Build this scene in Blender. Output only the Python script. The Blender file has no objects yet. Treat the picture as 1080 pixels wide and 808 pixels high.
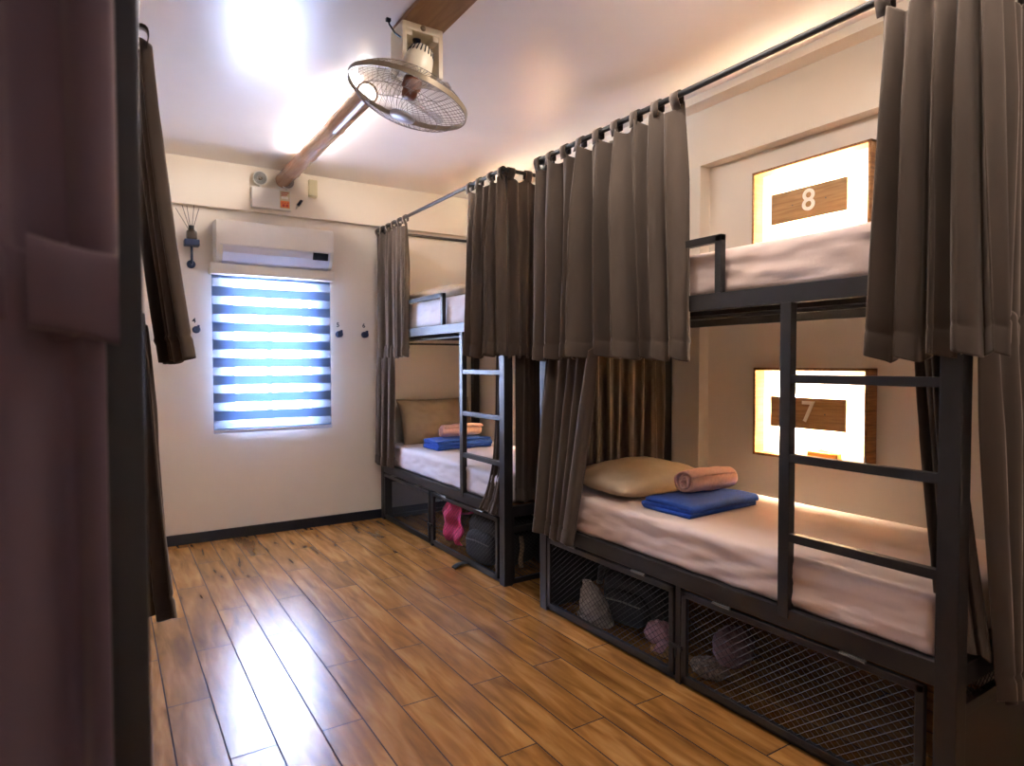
import bpy, bmesh, math, random
from mathutils import Vector, Matrix, noise
C = bpy.context.scene.collection
PI = math.pi
rnd = random.Random(7)

# ------------------------------------------------------------------ materials
def new_mat(name):
    m = bpy.data.materials.new(name); m.use_nodes = True
    nt = m.node_tree; b = nt.nodes['Principled BSDF']
    return m, nt, b
def S(r, g, b):                       # sRGB 0-255 -> linear
    f = lambda c: (c/255/12.92 if c/255 <= .04045 else ((c/255+.055)/1.055)**2.4)
    return (f(r), f(g), f(b), 1)
def plain(name, col, rough=.5, metal=0, var=.08, scale=12, bump=0, bscale=60, sheen=0, spec=.5, stretch=(1, 1, 1), coat=0):
    m, nt, b = new_mat(name); N = nt.nodes; L = nt.links
    tc = N.new('ShaderNodeTexCoord'); mp = N.new('ShaderNodeMapping'); mp.inputs['Scale'].default_value = stretch
    L.new(tc.outputs['Object'], mp.inputs['Vector'])
    n = N.new('ShaderNodeTexNoise'); n.inputs['Scale'].default_value = scale; n.inputs['Detail'].default_value = 4
    L.new(mp.outputs[0], n.inputs['Vector'])
    r = N.new('ShaderNodeValToRGB')
    r.color_ramp.elements[0].position = .3; r.color_ramp.elements[1].position = .7
    r.color_ramp.elements[0].color = (col[0]*(1-var), col[1]*(1-var), col[2]*(1-var), 1)
    r.color_ramp.elements[1].color = (min(1, col[0]*(1+var)), min(1, col[1]*(1+var)), min(1, col[2]*(1+var)), 1)
    L.new(n.outputs['Fac'], r.inputs['Fac']); L.new(r.outputs['Color'], b.inputs['Base Color'])
    b.inputs['Roughness'].default_value = rough; b.inputs['Metallic'].default_value = metal
    b.inputs['Specular IOR Level'].default_value = spec
    if sheen:
        b.inputs['Sheen Weight'].default_value = sheen; b.inputs['Sheen Tint'].default_value = (1, .84, .72, 1); b.inputs['Sheen Roughness'].default_value = .45
    if coat: b.inputs['Coat Weight'].default_value = coat
    if bump:
        n2 = N.new('ShaderNodeTexNoise'); n2.inputs['Scale'].default_value = bscale; n2.inputs['Detail'].default_value = 3
        L.new(mp.outputs[0], n2.inputs['Vector'])
        bp = N.new('ShaderNodeBump'); bp.inputs['Strength'].default_value = bump; bp.inputs['Distance'].default_value = .01
        L.new(n2.outputs['Fac'], bp.inputs['Height']); L.new(bp.outputs[0], b.inputs['Normal'])
    return m
def emit(name, col, strength):
    m, nt, b = new_mat(name)
    b.inputs['Base Color'].default_value = (.8, .8, .8, 1)
    b.inputs['Emission Color'].default_value = (*col, 1); b.inputs['Emission Strength'].default_value = strength
    return m
def wood(name, c1, c2, rough=.45, along=(1, 12, 12), scale=6):
    m, nt, b = new_mat(name); N = nt.nodes; L = nt.links
    tc = N.new('ShaderNodeTexCoord'); mp = N.new('ShaderNodeMapping'); mp.inputs['Scale'].default_value = along
    L.new(tc.outputs['Object'], mp.inputs['Vector'])
    n = N.new('ShaderNodeTexNoise'); n.inputs['Scale'].default_value = scale; n.inputs['Detail'].default_value = 6; n.inputs['Distortion'].default_value = .6
    L.new(mp.outputs[0], n.inputs['Vector'])
    r = N.new('ShaderNodeValToRGB'); r.color_ramp.elements[0].position = .35; r.color_ramp.elements[1].position = .68
    r.color_ramp.elements[0].color = c1; r.color_ramp.elements[1].color = c2
    L.new(n.outputs['Fac'], r.inputs['Fac']); L.new(r.outputs['Color'], b.inputs['Base Color'])
    b.inputs['Roughness'].default_value = rough
    return m
def floor_mat():
    m, nt, b = new_mat('plank_tile'); N = nt.nodes; L = nt.links
    tc = N.new('ShaderNodeTexCoord'); sx = N.new('ShaderNodeSeparateXYZ'); cx = N.new('ShaderNodeCombineXYZ')
    L.new(tc.outputs['Object'], sx.inputs[0])
    def add(sock, v):
        a = N.new('ShaderNodeMath'); a.operation = 'ADD'; a.inputs[1].default_value = v; L.new(sock, a.inputs[0]); return a.outputs[0]
    L.new(add(sx.outputs['Y'], -.878+9.7), cx.inputs['X']); L.new(add(sx.outputs['X'], -.02+.156*20), cx.inputs['Y'])
    br = N.new('ShaderNodeTexBrick'); br.offset = .5; br.offset_frequency = 2; br.squash = 1
    br.inputs['Scale'].default_value = 1; br.inputs['Mortar Size'].default_value = .003; br.inputs['Mortar Smooth'].default_value = .1
    br.inputs['Brick Width'].default_value = .97; br.inputs['Row Height'].default_value = .156
    br.inputs['Color1'].default_value = (0, 0, 0, 1); br.inputs['Color2'].default_value = (1, 1, 1, 1); br.inputs['Mortar'].default_value = (.5, .5, .5, 1)
    br.inputs['Bias'].default_value = 0
    L.new(cx.outputs[0], br.inputs['Vector'])
    # grain: noise stretched along the plank, shifted per plank
    vm = N.new('ShaderNodeVectorMath'); vm.operation = 'MULTIPLY_ADD'
    L.new(br.outputs['Color'], vm.inputs[0]); vm.inputs[1].default_value = (7, 3, 5); L.new(cx.outputs[0], vm.inputs[2])
    mp = N.new('ShaderNodeMapping'); mp.inputs['Scale'].default_value = (1.3, 9, 1); L.new(vm.outputs[0], mp.inputs['Vector'])
    n = N.new('ShaderNodeTexNoise'); n.inputs['Scale'].default_value = 2.2; n.inputs['Detail'].default_value = 5; n.inputs['Distortion'].default_value = .5
    L.new(mp.outputs[0], n.inputs['Vector'])
    r = N.new('ShaderNodeValToRGB'); e = r.color_ramp.elements
    e[0].position = .28; e[0].color = S(116, 74, 36); e[1].position = .74; e[1].color = S(184, 134, 76)
    k = e.new(.5); k.color = S(152, 104, 50)
    L.new(n.outputs['Fac'], r.inputs['Fac'])
    hs = N.new('ShaderNodeHueSaturation'); L.new(r.outputs['Color'], hs.inputs['Color'])
    mr = N.new('ShaderNodeMapRange'); mr.inputs['To Min'].default_value = .84; mr.inputs['To Max'].default_value = 1.12
    L.new(br.outputs['Color'], mr.inputs['Value']); L.new(mr.outputs[0], hs.inputs['Value'])
    mx = N.new('ShaderNodeMix'); mx.data_type = 'RGBA'; mx.inputs['B'].default_value = S(52, 36, 28)
    L.new(br.outputs['Fac'], mx.inputs['Factor']); L.new(hs.outputs[0], mx.inputs['A']); L.new(mx.outputs['Result'], b.inputs['Base Color'])
    b.inputs['Roughness'].default_value = .26
    b.inputs['Specular IOR Level'].default_value = .9

    for nm, lo, hi in (('Roughness', .26, .8), ('Specular IOR Level', .9, .1)):
        q = N.new('ShaderNodeMapRange'); q.inputs['To Min'].default_value = lo; q.inputs['To Max'].default_value = hi
        L.new(br.outputs['Fac'], q.inputs['Value']); L.new(q.outputs[0], b.inputs[nm])
    bp = N.new('ShaderNodeBump'); bp.inputs['Strength'].default_value = .35; bp.inputs['Distance'].default_value = .003; bp.invert = True
    ad = N.new('ShaderNodeMath'); ad.operation = 'MULTIPLY_ADD'; ad.inputs[1].default_value = .12
    L.new(n.outputs['Fac'], ad.inputs[0]); L.new(br.outputs['Fac'], ad.inputs[2])
    L.new(ad.outputs[0], bp.inputs['Height']); L.new(bp.outputs[0], b.inputs['Normal'])
    return m
def mix_mat(name, col, transp, transl, rough=.6):
    m, nt, b = new_mat(name); N = nt.nodes; L = nt.links
    b.inputs['Base Color'].default_value = col; b.inputs['Roughness'].default_value = rough
    tl = N.new('ShaderNodeBsdfTranslucent'); tl.inputs['Color'].default_value = col
    tp = N.new('ShaderNodeBsdfTransparent'); tp.inputs['Color'].default_value = (1, 1, 1, 1)
    m1 = N.new('ShaderNodeMixShader'); m1.inputs[0].default_value = transl
    m2 = N.new('ShaderNodeMixShader'); m2.inputs[0].default_value = transp
    L.new(b.outputs[0], m1.inputs[1]); L.new(tl.outputs[0], m1.inputs[2])
    L.new(m1.outputs[0], m2.inputs[1]); L.new(tp.outputs[0], m2.inputs[2])
    L.new(m2.outputs[0], N['Material Output'].inputs['Surface'])
    return m

M = {}
M['floor'] = floor_mat()
M['wall'] = plain('cream_wall_paint', S(234, 225, 212), .55, var=.03, scale=2, bump=.05, bscale=40)
M['beam'] = plain('cream_beam_paint', S(236, 226, 210), .5, var=.03, scale=2)
M['ceiling'] = plain('gloss_ceiling_paint', S(236, 229, 224), .28, var=.03, scale=2, bump=.1, bscale=4.5, spec=.55)
M['base'] = plain('dark_skirting_paint', S(28, 32, 44), .35)
M['metal'] = plain('black_powder_coat', S(34, 32, 33), .42, var=.15, scale=20, bump=.02, bscale=200)
M['wire'] = plain('dark_wire', S(42, 42, 42), .5)
M['steel'] = plain('galvanised_steel', S(108, 106, 100), .4, metal=.7)
M['velvet'] = plain('grey_brown_velvet', S(74, 63, 55), .85, var=.16, scale=7, bump=.05, bscale=30, sheen=.4, stretch=(1, 1, .35), spec=.25)
M['velvet_plum'] = plain('plum_grey_velvet', S(92, 76, 86), .85, var=.14, scale=7, sheen=.35, stretch=(1, 1, .35), spec=.25)
M['sheet'] = plain('cotton_sheet', S(214, 192, 182), .85, var=.03, bump=.05, bscale=14, sheen=.1)
M['sheet_white'] = plain('pale_sheet', S(216, 208, 210), .85, var=.03, bump=.05, bscale=14)
M['pillow'] = plain('beige_pillowcase', S(200, 182, 156), .85, var=.05, bump=.1, bscale=12)
M['pillow_tan'] = plain('taupe_pillowcase', S(150, 130, 108), .85, var=.05, bump=.1, bscale=12)
M['blue'] = plain('blue_terry', S(26, 76, 172), .95, var=.12, scale=60, bump=.4, bscale=260, sheen=.05)
M['pink'] = plain('peach_terry', S(250, 200, 182), .95, var=.08, scale=60, bump=.5, bscale=260, sheen=.1)
M['board'] = wood('pine_board', S(128, 82, 40), S(176, 122, 66), .45)
M['plaque'] = wood('plaque_wood', S(150, 114, 70), S(178, 140, 92), .5, along=(12, 1, 12))
M['numeral'] = plain('cream_numeral', S(255, 250, 238), .5)
M['panel'] = plain('white_back_panel', S(236, 230, 214), .6)
M['led'] = emit('led_strip_light', (1, .84, .6), 760)
M['white'] = plain('white_plastic', S(232, 228, 220), .35, var=.02)
M['acgrey'] = plain('pale_louver_plastic', S(206, 210, 226), .3, var=.02)
M['dark'] = plain('dark_glass_display', S(24, 30, 44), .15)
M['navy'] = plain('navy_plastic', S(30, 48, 84), .35)
M['band'] = mix_mat('opaque_blind_band', S(120, 142, 172), .0, .35)
M['sheer'] = mix_mat('sheer_blind_band', S(112, 132, 164), .6, .6)
M['pane'] = emit('daylit_window_pane', (.66, .75, 1), 72)
M['bamboo'] = wood('bamboo_pole', S(150, 112, 86), S(178, 142, 116), .25, along=(9, .5, 9), scale=4)
M['plank'] = wood('mounting_plank', S(138, 104, 78), S(166, 130, 100), .45, along=(8, .7, 8), scale=4)
M['lens'] = emit('lit_lamp_lens', (1, .95, .86), 5)
M['glow'] = emit('lit_lamp_strip', (1, .93, .86), 190)
M['cream'] = plain('cream_plastic', S(226, 214, 190), .35, var=.03)
M['blade'] = mix_mat('smoky_clear_plastic', S(190, 180, 175), .72, .3, .2)
M['guard'] = plain('plated_guard_wire', S(120, 108, 98), .3, metal=.6)
M['rim'] = plain('brassy_rim', S(150, 134, 112), .35, metal=.5)
M['copper'] = plain('copper_winding', S(128, 74, 50), .45)
M['chrome'] = plain('chrome_reflector', S(205, 205, 205), .12, metal=1)
M['sticker'] = plain('orange_sticker', S(226, 120, 52), .5)
M['sticker_g'] = plain('pale_green_sticker', S(204, 194, 158), .5)
M['red'] = plain('red_print', S(186, 50, 34), .5)
M['amber'] = plain('amber_glass', S(72, 60, 50), .15)
M['reed'] = plain('dark_reed', S(62, 50, 46), .7)
M['black'] = plain('black_nylon', S(20, 20, 22), .7, var=.2, bump=.15, bscale=50)
M['magenta'] = plain('magenta_mesh_cloth', S(214, 40, 104), .7, var=.25, scale=120, bump=.4, bscale=160)
M['card'] = plain('brown_cardboard', S(126, 88, 54), .8)
M['rose'] = plain('dusty_rose_cloth', S(186, 140, 146), .85, var=.12, scale=20, bump=.3, bscale=30)
M['mauve'] = plain('mauve_fleece', S(128, 100, 104), .9, var=.15, scale=20, bump=.3, bscale=60)
M['pattern'] = plain('speckled_cloth', S(140, 122, 108), .9, var=.6, scale=90, bump=.3, bscale=60)
M['beige'] = plain('beige_webbing', S(150, 126, 100), .85, var=.15, scale=40)
M['yellow'] = plain('glow_yellow_wood', S(232, 176, 84), .5)  # tray wood lightened to yellow, the box's glow put into its colour
M['sole'] = plain('tan_sole', S(190, 140, 84), .6)
m, nt, b = new_mat('clear_crinkled_plastic')
b.inputs['Base Color'].default_value = (.8, .76, .72, 1); b.inputs['Roughness'].default_value = .12; b.inputs['Alpha'].default_value = .38
M['clear'] = m

# ------------------------------------------------------------------ mesh builder
class MB:
    def __init__(s): s.v = []; s.f = []; s.mi = []
    def add(s, vs, fs, mi=0):
        o = len(s.v); s.v += [tuple(v) for v in vs]; s.f += [tuple(i+o for i in f) for f in fs]; s.mi += [mi]*len(fs)
    def box(s, a, b, bev=0, mi=0, mat=None, seg=2):
        bm = bmesh.new(); bmesh.ops.create_cube(bm, size=1)
        for v in bm.verts:
            v.co = Vector([(a[i]+b[i])/2+v.co[i]*(b[i]-a[i]) for i in range(3)])
        if bev: bmesh.ops.bevel(bm, geom=bm.edges[:], offset=bev, segments=seg, affect='EDGES', profile=.7)
        bm.verts.index_update()
        vs = [(mat @ v.co if mat else v.co.copy()) for v in bm.verts]; fs = [[v.index for v in f.verts] for f in bm.faces]
        bm.free(); s.add(vs, fs, mi); return s
    def tube(s, pts, r, seg=8, mi=0, cap=True, closed=False):
        pts = [Vector(p) for p in pts]; n = len(pts); rs = r if isinstance(r, (list, tuple)) else [r]*n
        vs = []; prev = None
        for i, p in enumerate(pts):
            if closed: t = pts[(i+1) % n]-pts[i-1]
            else: t = pts[min(i+1, n-1)]-pts[max(i-1, 0)]
            t.normalize()
            if prev is None:
                a = Vector((0, 0, 1)) if abs(t.z) < .9 else Vector((1, 0, 0)); x = t.cross(a).normalized()
            else: x = (prev-t*prev.dot(t)).normalized()
            prev = x; y = t.cross(x)
            for k in range(seg):
                q = 2*PI*k/seg; vs.append(p+(x*math.cos(q)+y*math.sin(q))*rs[i])
        fs = []
        for i in range(n if closed else n-1):
            j = (i+1) % n
            for k in range(seg):
                l = (k+1) % seg; fs.append((i*seg+k, i*seg+l, j*seg+l, j*seg+k))
        if cap and not closed: fs.append(tuple(range(seg-1, -1, -1))); fs.append(tuple((n-1)*seg+k for k in range(seg)))
        s.add(vs, fs, mi); return s
    def lathe(s, prof, mat=None, seg=32, mi=0, cap=True):       # prof: (radius, z)
        vs = []; n = len(prof)
        for r, z in prof:
            for k in range(seg):
                q = 2*PI*k/seg; v = Vector((r*math.cos(q), r*math.sin(q), z)); vs.append(mat @ v if mat else v)
        fs = [(i*seg+k, i*seg+(k+1) % seg, (i+1)*seg+(k+1) % seg, (i+1)*seg+k) for i in range(n-1) for k in range(seg)]
        if cap: fs.append(tuple(range(seg-1, -1, -1))); fs.append(tuple((n-1)*seg+k for k in range(seg)))
        s.add(vs, fs, mi); return s
    def grid(s, fn, nu, nv, mi=0, wrapu=False):
        vs = [fn(i/nu, j/nv) for j in range(nv+1) for i in range(nu+(0 if wrapu else 1))]
        w = nu if wrapu else nu+1
        fs = [(j*w+i, j*w+(i+1) % w, (j+1)*w+(i+1) % w, (j+1)*w+i) for j in range(nv) for i in range(nu)]
        s.add(vs, fs, mi); return s
    def build(s, name, mat, parent=None, smooth=False, solid=0, loc=None, weld=False, auto=False):
        me = bpy.data.meshes.new(name); me.from_pydata(s.v, [], s.f)
        for mm in (mat if isinstance(mat, list) else [mat]): me.materials.append(mm)
        for p, i in zip(me.polygons, s.mi): p.material_index = i; p.use_smooth = smooth
        bm = bmesh.new(); bm.from_mesh(me)
        if weld: bmesh.ops.remove_doubles(bm, verts=bm.verts[:], dist=1e-5)
        bmesh.ops.recalc_face_normals(bm, faces=bm.faces[:]); bm.to_mesh(me); bm.free()
        if auto: me.set_sharp_from_angle(angle=math.radians(40))
        me.update()
        o = bpy.data.objects.new(name, me); C.objects.link(o)
        if parent: o.parent = parent
        if loc is not None: o.location = loc
        if solid:
            sm = o.modifiers.new('thickness', 'SOLIDIFY'); sm.thickness = solid; sm.offset = 0
        return o
def tag(o, label, cat, group=None):
    o['label'] = label; o['category'] = cat
    if group: o['group'] = group
    return o
def thing(name, label, cat, loc=(0, 0, 0), rz=0, group=None):
    o = bpy.data.objects.new(name, None); C.objects.link(o); o.empty_display_size = .1
    o.location = loc; o.rotation_euler = (0, 0, rz); return tag(o, label, cat, group)
def struct(name, mb, mat, **k):
    o = mb.build(name, mat, **k); o['kind'] = 'structure'; return o
def one(name, mb, mat, label, cat, loc=(0, 0, 0), group=None, **k):
    return tag(mb.build(name, mat, loc=loc, **k), label, cat, group)
def text_mesh(ch, size, extrude=.002, offset=.0):
    cu = bpy.data.curves.new('numeral', 'FONT'); cu.body = ch; cu.size = size; cu.extrude = extrude; cu.offset = offset
    cu.align_x = 'CENTER'; cu.align_y = 'CENTER'
    o = bpy.data.objects.new('numeral', cu); C.objects.link(o)
    dg = bpy.context.evaluated_depsgraph_get(); me = bpy.data.meshes.new_from_object(o.evaluated_get(dg))
    bpy.data.objects.remove(o); bpy.data.curves.remove(cu); return me

# ------------------------------------------------------------------ room
XL, XR, YF, YB, ZC = -1.0, 3.05, -1.8, 5.335, 2.87
COL = 2.97
struct('floor', MB().box((XL-.1, YF-.1, -.1), (XR+.1, YB+.2, 0)), M['floor'])
struct('ceiling', MB().box((XL-.1, YF-.1, ZC), (XR+.1, YB+.2, ZC+.1)), M['ceiling'])
struct('wall_left', MB().box((XL-.1, YF, 0), (XL, YB, ZC)), M['wall'])
struct('wall_front', MB().box((XL, YF-.1, 0), (XR, YF, ZC)), M['wall'])
struct('wall_right', MB().box((XR, YF, 0), (XR+.1, YB, ZC)).box((COL, 2.625, 0), (XR, 3.05, 2.505)).box((COL, 4.9, 0), (XR, YB, 2.505)), M['wall'])
struct('trim_1', MB().box((COL, YF, 2.505), (XR, YB, ZC)), M['beam'])                       # beam along the right wall
struct('trim_2', MB().box((2.86, YF, 2.825), (COL, YB-.05, ZC)), M['beam'])                 # soffit under the ceiling
WX0, WX1, WZ0, WZ1 = .80, 1.42, .90, 2.0
wb = MB()
wb.box((XL, YB, 0), (WX0, YB+.15, ZC)).box((WX1, YB, 0), (XR, YB+.15, ZC)).box((WX0, YB, 0), (WX1, YB+.15, WZ0)).box((WX0, YB, WZ1), (WX1, YB+.15, ZC))
struct('wall_back', wb, M['wall'])
struct('trim_3', MB().box((XL, YB-.05, 2.525), (COL, YB, ZC)), M['beam'])                   # beam across the back wall
struct('baseboard_back', MB().box((XL, YB-.014, 0), (COL, YB, .078), .003), M['base'])
struct('baseboard_left', MB().box((XL, YF, 0), (XL+.014, YB-.014, .078), .003), M['base'])
wf = MB()
for a, b in (((WX0, WZ0), (WX0+.05, WZ1)), ((WX1-.05, WZ0), (WX1, WZ1)), ((WX0, WZ0), (WX1, WZ0+.05)), ((WX0, WZ1-.05), (WX1, WZ1)), (((WX0+WX1)/2-.02, WZ0), ((WX0+WX1)/2+.02, WZ1))):
    wf.box((a[0], YB+.07, a[1]), (b[0], YB+.12, b[1]), .004)
win = struct('window_1', wf, M['white'])
MB().box((WX0, YB+.125, WZ0), (WX1, YB+.14, WZ1)).build('window_pane', M['pane'], win)

# ------------------------------------------------------------------ roller blind
bl = thing('roller_blind', 'white and blue striped roller blind drawn down over the window', 'blind', (1.12, YB, .82))
BY = -.055
MB().box((-.46, -.125, 1.198), (.465, -.004, 1.284), .02, seg=4).build('cassette', M['white'], bl, smooth=True, auto=True)
fb = MB(); zt = 1.22; P = .1345
z = zt; k = 0; hs = [.062, .0725]
while z > .02:
    z2 = max(.02, z-hs[(k+1) % 2] if k else z-.045)
    fb.box((-.445, BY-.001, z2), (.445, BY+.001, z), mi=(k % 2))
    z = z2; k += 1
fb.build('fabric', [M['band'], M['sheer']], bl)
MB().box((-.447, BY-.012, 0), (.447, BY+.012, .026), .006).build('bottom_bar', M['acgrey'], bl, smooth=True, auto=True)
MB().tube([(.452, -.05, 1.22), (.455, -.045, .6), (.455, -.045, .2), (.46, -.045, .19), (.462, -.05, .6), (.46, -.055, 1.22)], .0015, 5).build('pull_cord', M['white'], bl)

# ------------------------------------------------------------------ air conditioner
ac = thing('air_conditioner', 'white split air conditioner mounted above the striped blind', 'air conditioner', (1.125, YB, 2.105))
prof = [(0, .0), (-.11, .0), (-.15, .015), (-.185, .07), (-.20, .12), (-.205, .28), (-.19, .305), (-.02, .315), (0, .315)]
body = MB(); n = len(prof); vs = []
for x, k in ((-.43, .985), (-.422, 1), (.422, 1), (.43, .985)):
    for y, z in prof: vs.append((x, y*k, .157+(z-.157)*k))
fs = [(i*n+j, i*n+(j+1) % n, (i+1)*n+(j+1) % n, (i+1)*n+j) for i in range(3) for j in range(n)] + [tuple(range(n)), tuple(3*n+j for j in range(n-1, -1, -1))]
body.add(vs, fs); body.build('body', M['white'], ac, smooth=True, auto=True)
lv = MB(); pts = [(-.388, -.118, -.005), (-.388, -.152, .012), (-.388, -.192, .07), (-.388, -.207, .118), (.4, -.207, .118), (.4, -.192, .07), (.4, -.152, .012), (.4, -.118, -.005)]
lv.add(pts, [(0, 1, 6, 7), (1, 2, 5, 6), (2, 3, 4, 5)]); lv.build('louver', M['acgrey'], ac, solid=.006)
dp = MB(); dp.add([(.265, -.197, .062), (.265, -.2105, .118), (.385, -.2105, .118), (.385, -.197, .062)], [(0, 1, 2, 3)])
dp.build('display', M['dark'], ac, solid=.004)
MB().box((-.41, -.207, .122), (.41, -.203, .125)).build('seam', M['acgrey'], ac)

# ------------------------------------------------------------------ emergency light, boxes and hooks on the back wall
BF = YB-.05
em = thing('emergency_light', 'white twin-head emergency light with orange sticker on the back beam', 'emergency light', (1.105, BF, 2.55))
MB().box((-.145, -.06, 0), (.145, 0, .155), .006).build('body', M['white'], em)
for sx in (-.083, .122):
    T = Matrix.Translation((sx, -.03, .228)) @ Matrix.Rotation(math.radians(12), 4, 'X') @ Matrix.Rotation(PI/2, 4, 'X')
    h = MB().lathe([(.02, -.03), (.045, -.02), (.054, .01), (.054, .03), (.05, .032), (.046, .028)], T, cap=False).build('lamp_head', M['white'], em, smooth=True)
    MB().lathe([(.004, .0), (.02, .004), (.038, .018), (.047, .03)], T, seg=24).build('reflector', M['chrome'], h, smooth=True)
    MB().lathe([(.012, .006), (.012, .022), (.005, .03)], T, seg=12).build('bulb', M['cream'], h, smooth=True)
    MB().tube([(sx, -.03, .15), (sx, -.03, .2)], .012).build('neck', M['white'], h)
st = MB().box((.06, -.0625, .012), (.135, -.06, .148)).build('label', M['sticker_g'], em)
MB().box((.064, -.064, .018), (.131, -.0622, .07)).build('label_field', M['sticker'], st)
for i in range(3): MB().box((.068, -.0645, .13-.014*i), (.126-.01*i, -.0625, .137-.014*i)).build('printed_line', M['red'], st)
for i in range(3): MB().box((.072+.02*i, -.066, .05), (.084+.02*i, -.0638, .056)).build('printed_mark', M['red'], st)
T = Matrix.Translation((.086, -.065, .034)) @ Matrix.Rotation(PI/2, 4, 'X')
MB().lathe([(.0105, -.001), (.0105, .001)], T, 16).build('printed_dot', M['red'], st); MB().box((.104, -.066, .024), (.122, -.0638, .044)).build('printed_square', M['red'], st)
MB().box((.07, -.066, .085), (.122, -.062, .105), .003).build('indicator', M['white'], st)
one('junction_box', MB().box((-.033, -.04, 0), (.033, 0, .135), .006).box((-.006, -.043, .06), (.006, -.04, .075)), M['sticker_g'],
    'cream junction box on the beam, just under the ceiling', 'junction box', (1.43, BF, 2.69))
lk = thing('cable_plug', 'small dark plug stuck out from the beam beside the emergency light', 'plug', (1.32, BF, 2.62))
MB().tube([(.02, -.02, .03), (-.012, -.03, -.015)], .012, 10).build('plug_body', M['dark'], lk, smooth=True)
MB().tube([(-.012, -.03, -.015), (-.02, -.02, -.03), (-.018, 0, -.034)], .004, 6).build('cable', M['white'], lk)
MB().tube([(.02, -.02, .03), (.03, -.01, .036), (.04, 0, .04)], .004, 6).build('prong', M['chrome'], lk)

def hook(x, z, label):
    h = thing('wall_hook', label, 'hook', (x, YB, z), 0, 'round navy coat hooks on the back wall')
    T = Matrix.Rotation(PI/2, 4, 'X')
    MB().lathe([(.027, 0), (.027, .012), (.024, .016), (.01, .017), (.01, .03), (.012, .032), (.024, .034), (.026, .04), (.02, .046)], T, 24).build('hook_disc', M['navy'], h, smooth=True, auto=True)
    MB().box((.006, -.05, .004), (.02, -.012, .034), .004).build('hook_tip', M['navy'], h)
    return h
hook(1.65, 1.595, 'navy round wall hook under the painted 5, beside the blind')
hook(1.872, 1.595, 'navy round wall hook under the painted 6, beside the curtain')
hook(.572, 1.605, 'navy round wall hook left of the blind, below the reed diffuser')
def painted(ch, x, z, s, label, loc_y=None):
    me = text_mesh(ch, s, .0008, .001); me.materials.append(M['dark'])
    o = bpy.data.objects.new('painted_number', me); C.objects.link(o); o.location = (x, YB-.0012, z); o.rotation_euler = (PI/2, 0, 0)
    return tag(o, label, 'number', 'painted hook numbers')
painted('5', 1.645, 1.672, .05, 'small black 5 painted on the cream wall above a hook')
painted('6', 1.868, 1.672, .05, 'small black 6 painted on the cream wall above a hook')
painted('4', .558, 1.672, .05, 'small dark 4 painted on the wall left of the blind')

# reed diffuser on a bracket
br = thing('wall_bracket', 'navy wall bracket holding up the reed diffuser', 'bracket', (.545, YB, 2.09))
MB().lathe([(.03, 0), (.03, .012), (.02, .02)], Matrix.Rotation(PI/2, 4, 'X'), 24).build('wall_plate', M['navy'], br, smooth=True, auto=True)
MB().tube([(0, -.01, 0), (0, -.05, .005), (0, -.065, .03), (0, -.065, .125)], .009, 8).build('arm', M['navy'], br, smooth=True)
MB().box((-.05, -.11, .125), (.05, -.02, .17), .006).build('cup', M['navy'], br)
rd = thing('reed_diffuser', 'small dark bottle of scent reeds standing in the wall bracket', 'reed diffuser', (.545, YB-.065, 2.262))
MB().box((-.034, -.034, 0), (.034, .034, .06), .008).lathe([(.034, .06), (.02, .075), (.014, .08)], seg=16).build('bottle', M['amber'], rd, auto=True)
MB().lathe([(.017, .078), (.019, .08), (.019, .10), (.015, .104)], seg=16).build('cap', M['black'], rd)
for i, (a, b_) in enumerate(((-.1, .02), (-.06, -.02), (-.025, .03), (.02, .0), (.055, .02))):
    MB().tube([(a*.1, 0, .06), (a, b_, .26-abs(a)*.35)], .0022, 5).build('reed', M['reed'], rd)

# ------------------------------------------------------------------ ceiling fan and its plank
one('mounting_plank', MB().box((-.1, -1.5, -.022), (.1, .06, 0), .003), M['plank'],
    'flat brown plank screwed to the ceiling above the fan', 'plank', (1.222, 2.72, ZC))
FAX, FAY = 1.212, 2.72
fan = thing('ceiling_fan', 'cream caged orbit fan hanging from the ceiling plank', 'fan', (FAX, FAY, ZC-.022))
def world_to(o, p): return Vector(p)-Vector(o.location)
yaw, pit, rol = math.radians(32.2756), math.radians(1.773), math.radians(-.1156)
dv = Vector((math.sin(yaw)*math.cos(pit), math.cos(yaw)*math.cos(pit), -math.sin(pit)))
rv = Vector((math.cos(yaw), -math.sin(yaw), 0)); uv = rv.cross(dv)
r2 = rv*math.cos(rol)+uv*math.sin(rol); u2 = -rv*math.sin(rol)+uv*math.cos(rol)
fc = Vector((1.112, 2.593, 2.484))                    # centre of the cage rim
ray = (fc-Vector((0, 0, 1.35))).normalized()
ex = r2*-.285-u2*.958; ex = (ex-ray*ex.dot(ray)).normalized()
ax = ex*math.sin(math.radians(69))-ray*math.cos(math.radians(69))
zq = ax; xq = zq.cross(Vector((0, 0, 1))).normalized(); yq = zq.cross(xq)
FT = Matrix((( xq.x, yq.x, zq.x, fc.x-FAX), (xq.y, yq.y, zq.y, fc.y-FAY), (xq.z, yq.z, zq.z, fc.z-(ZC-.022)), (0, 0, 0, 1)))
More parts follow.
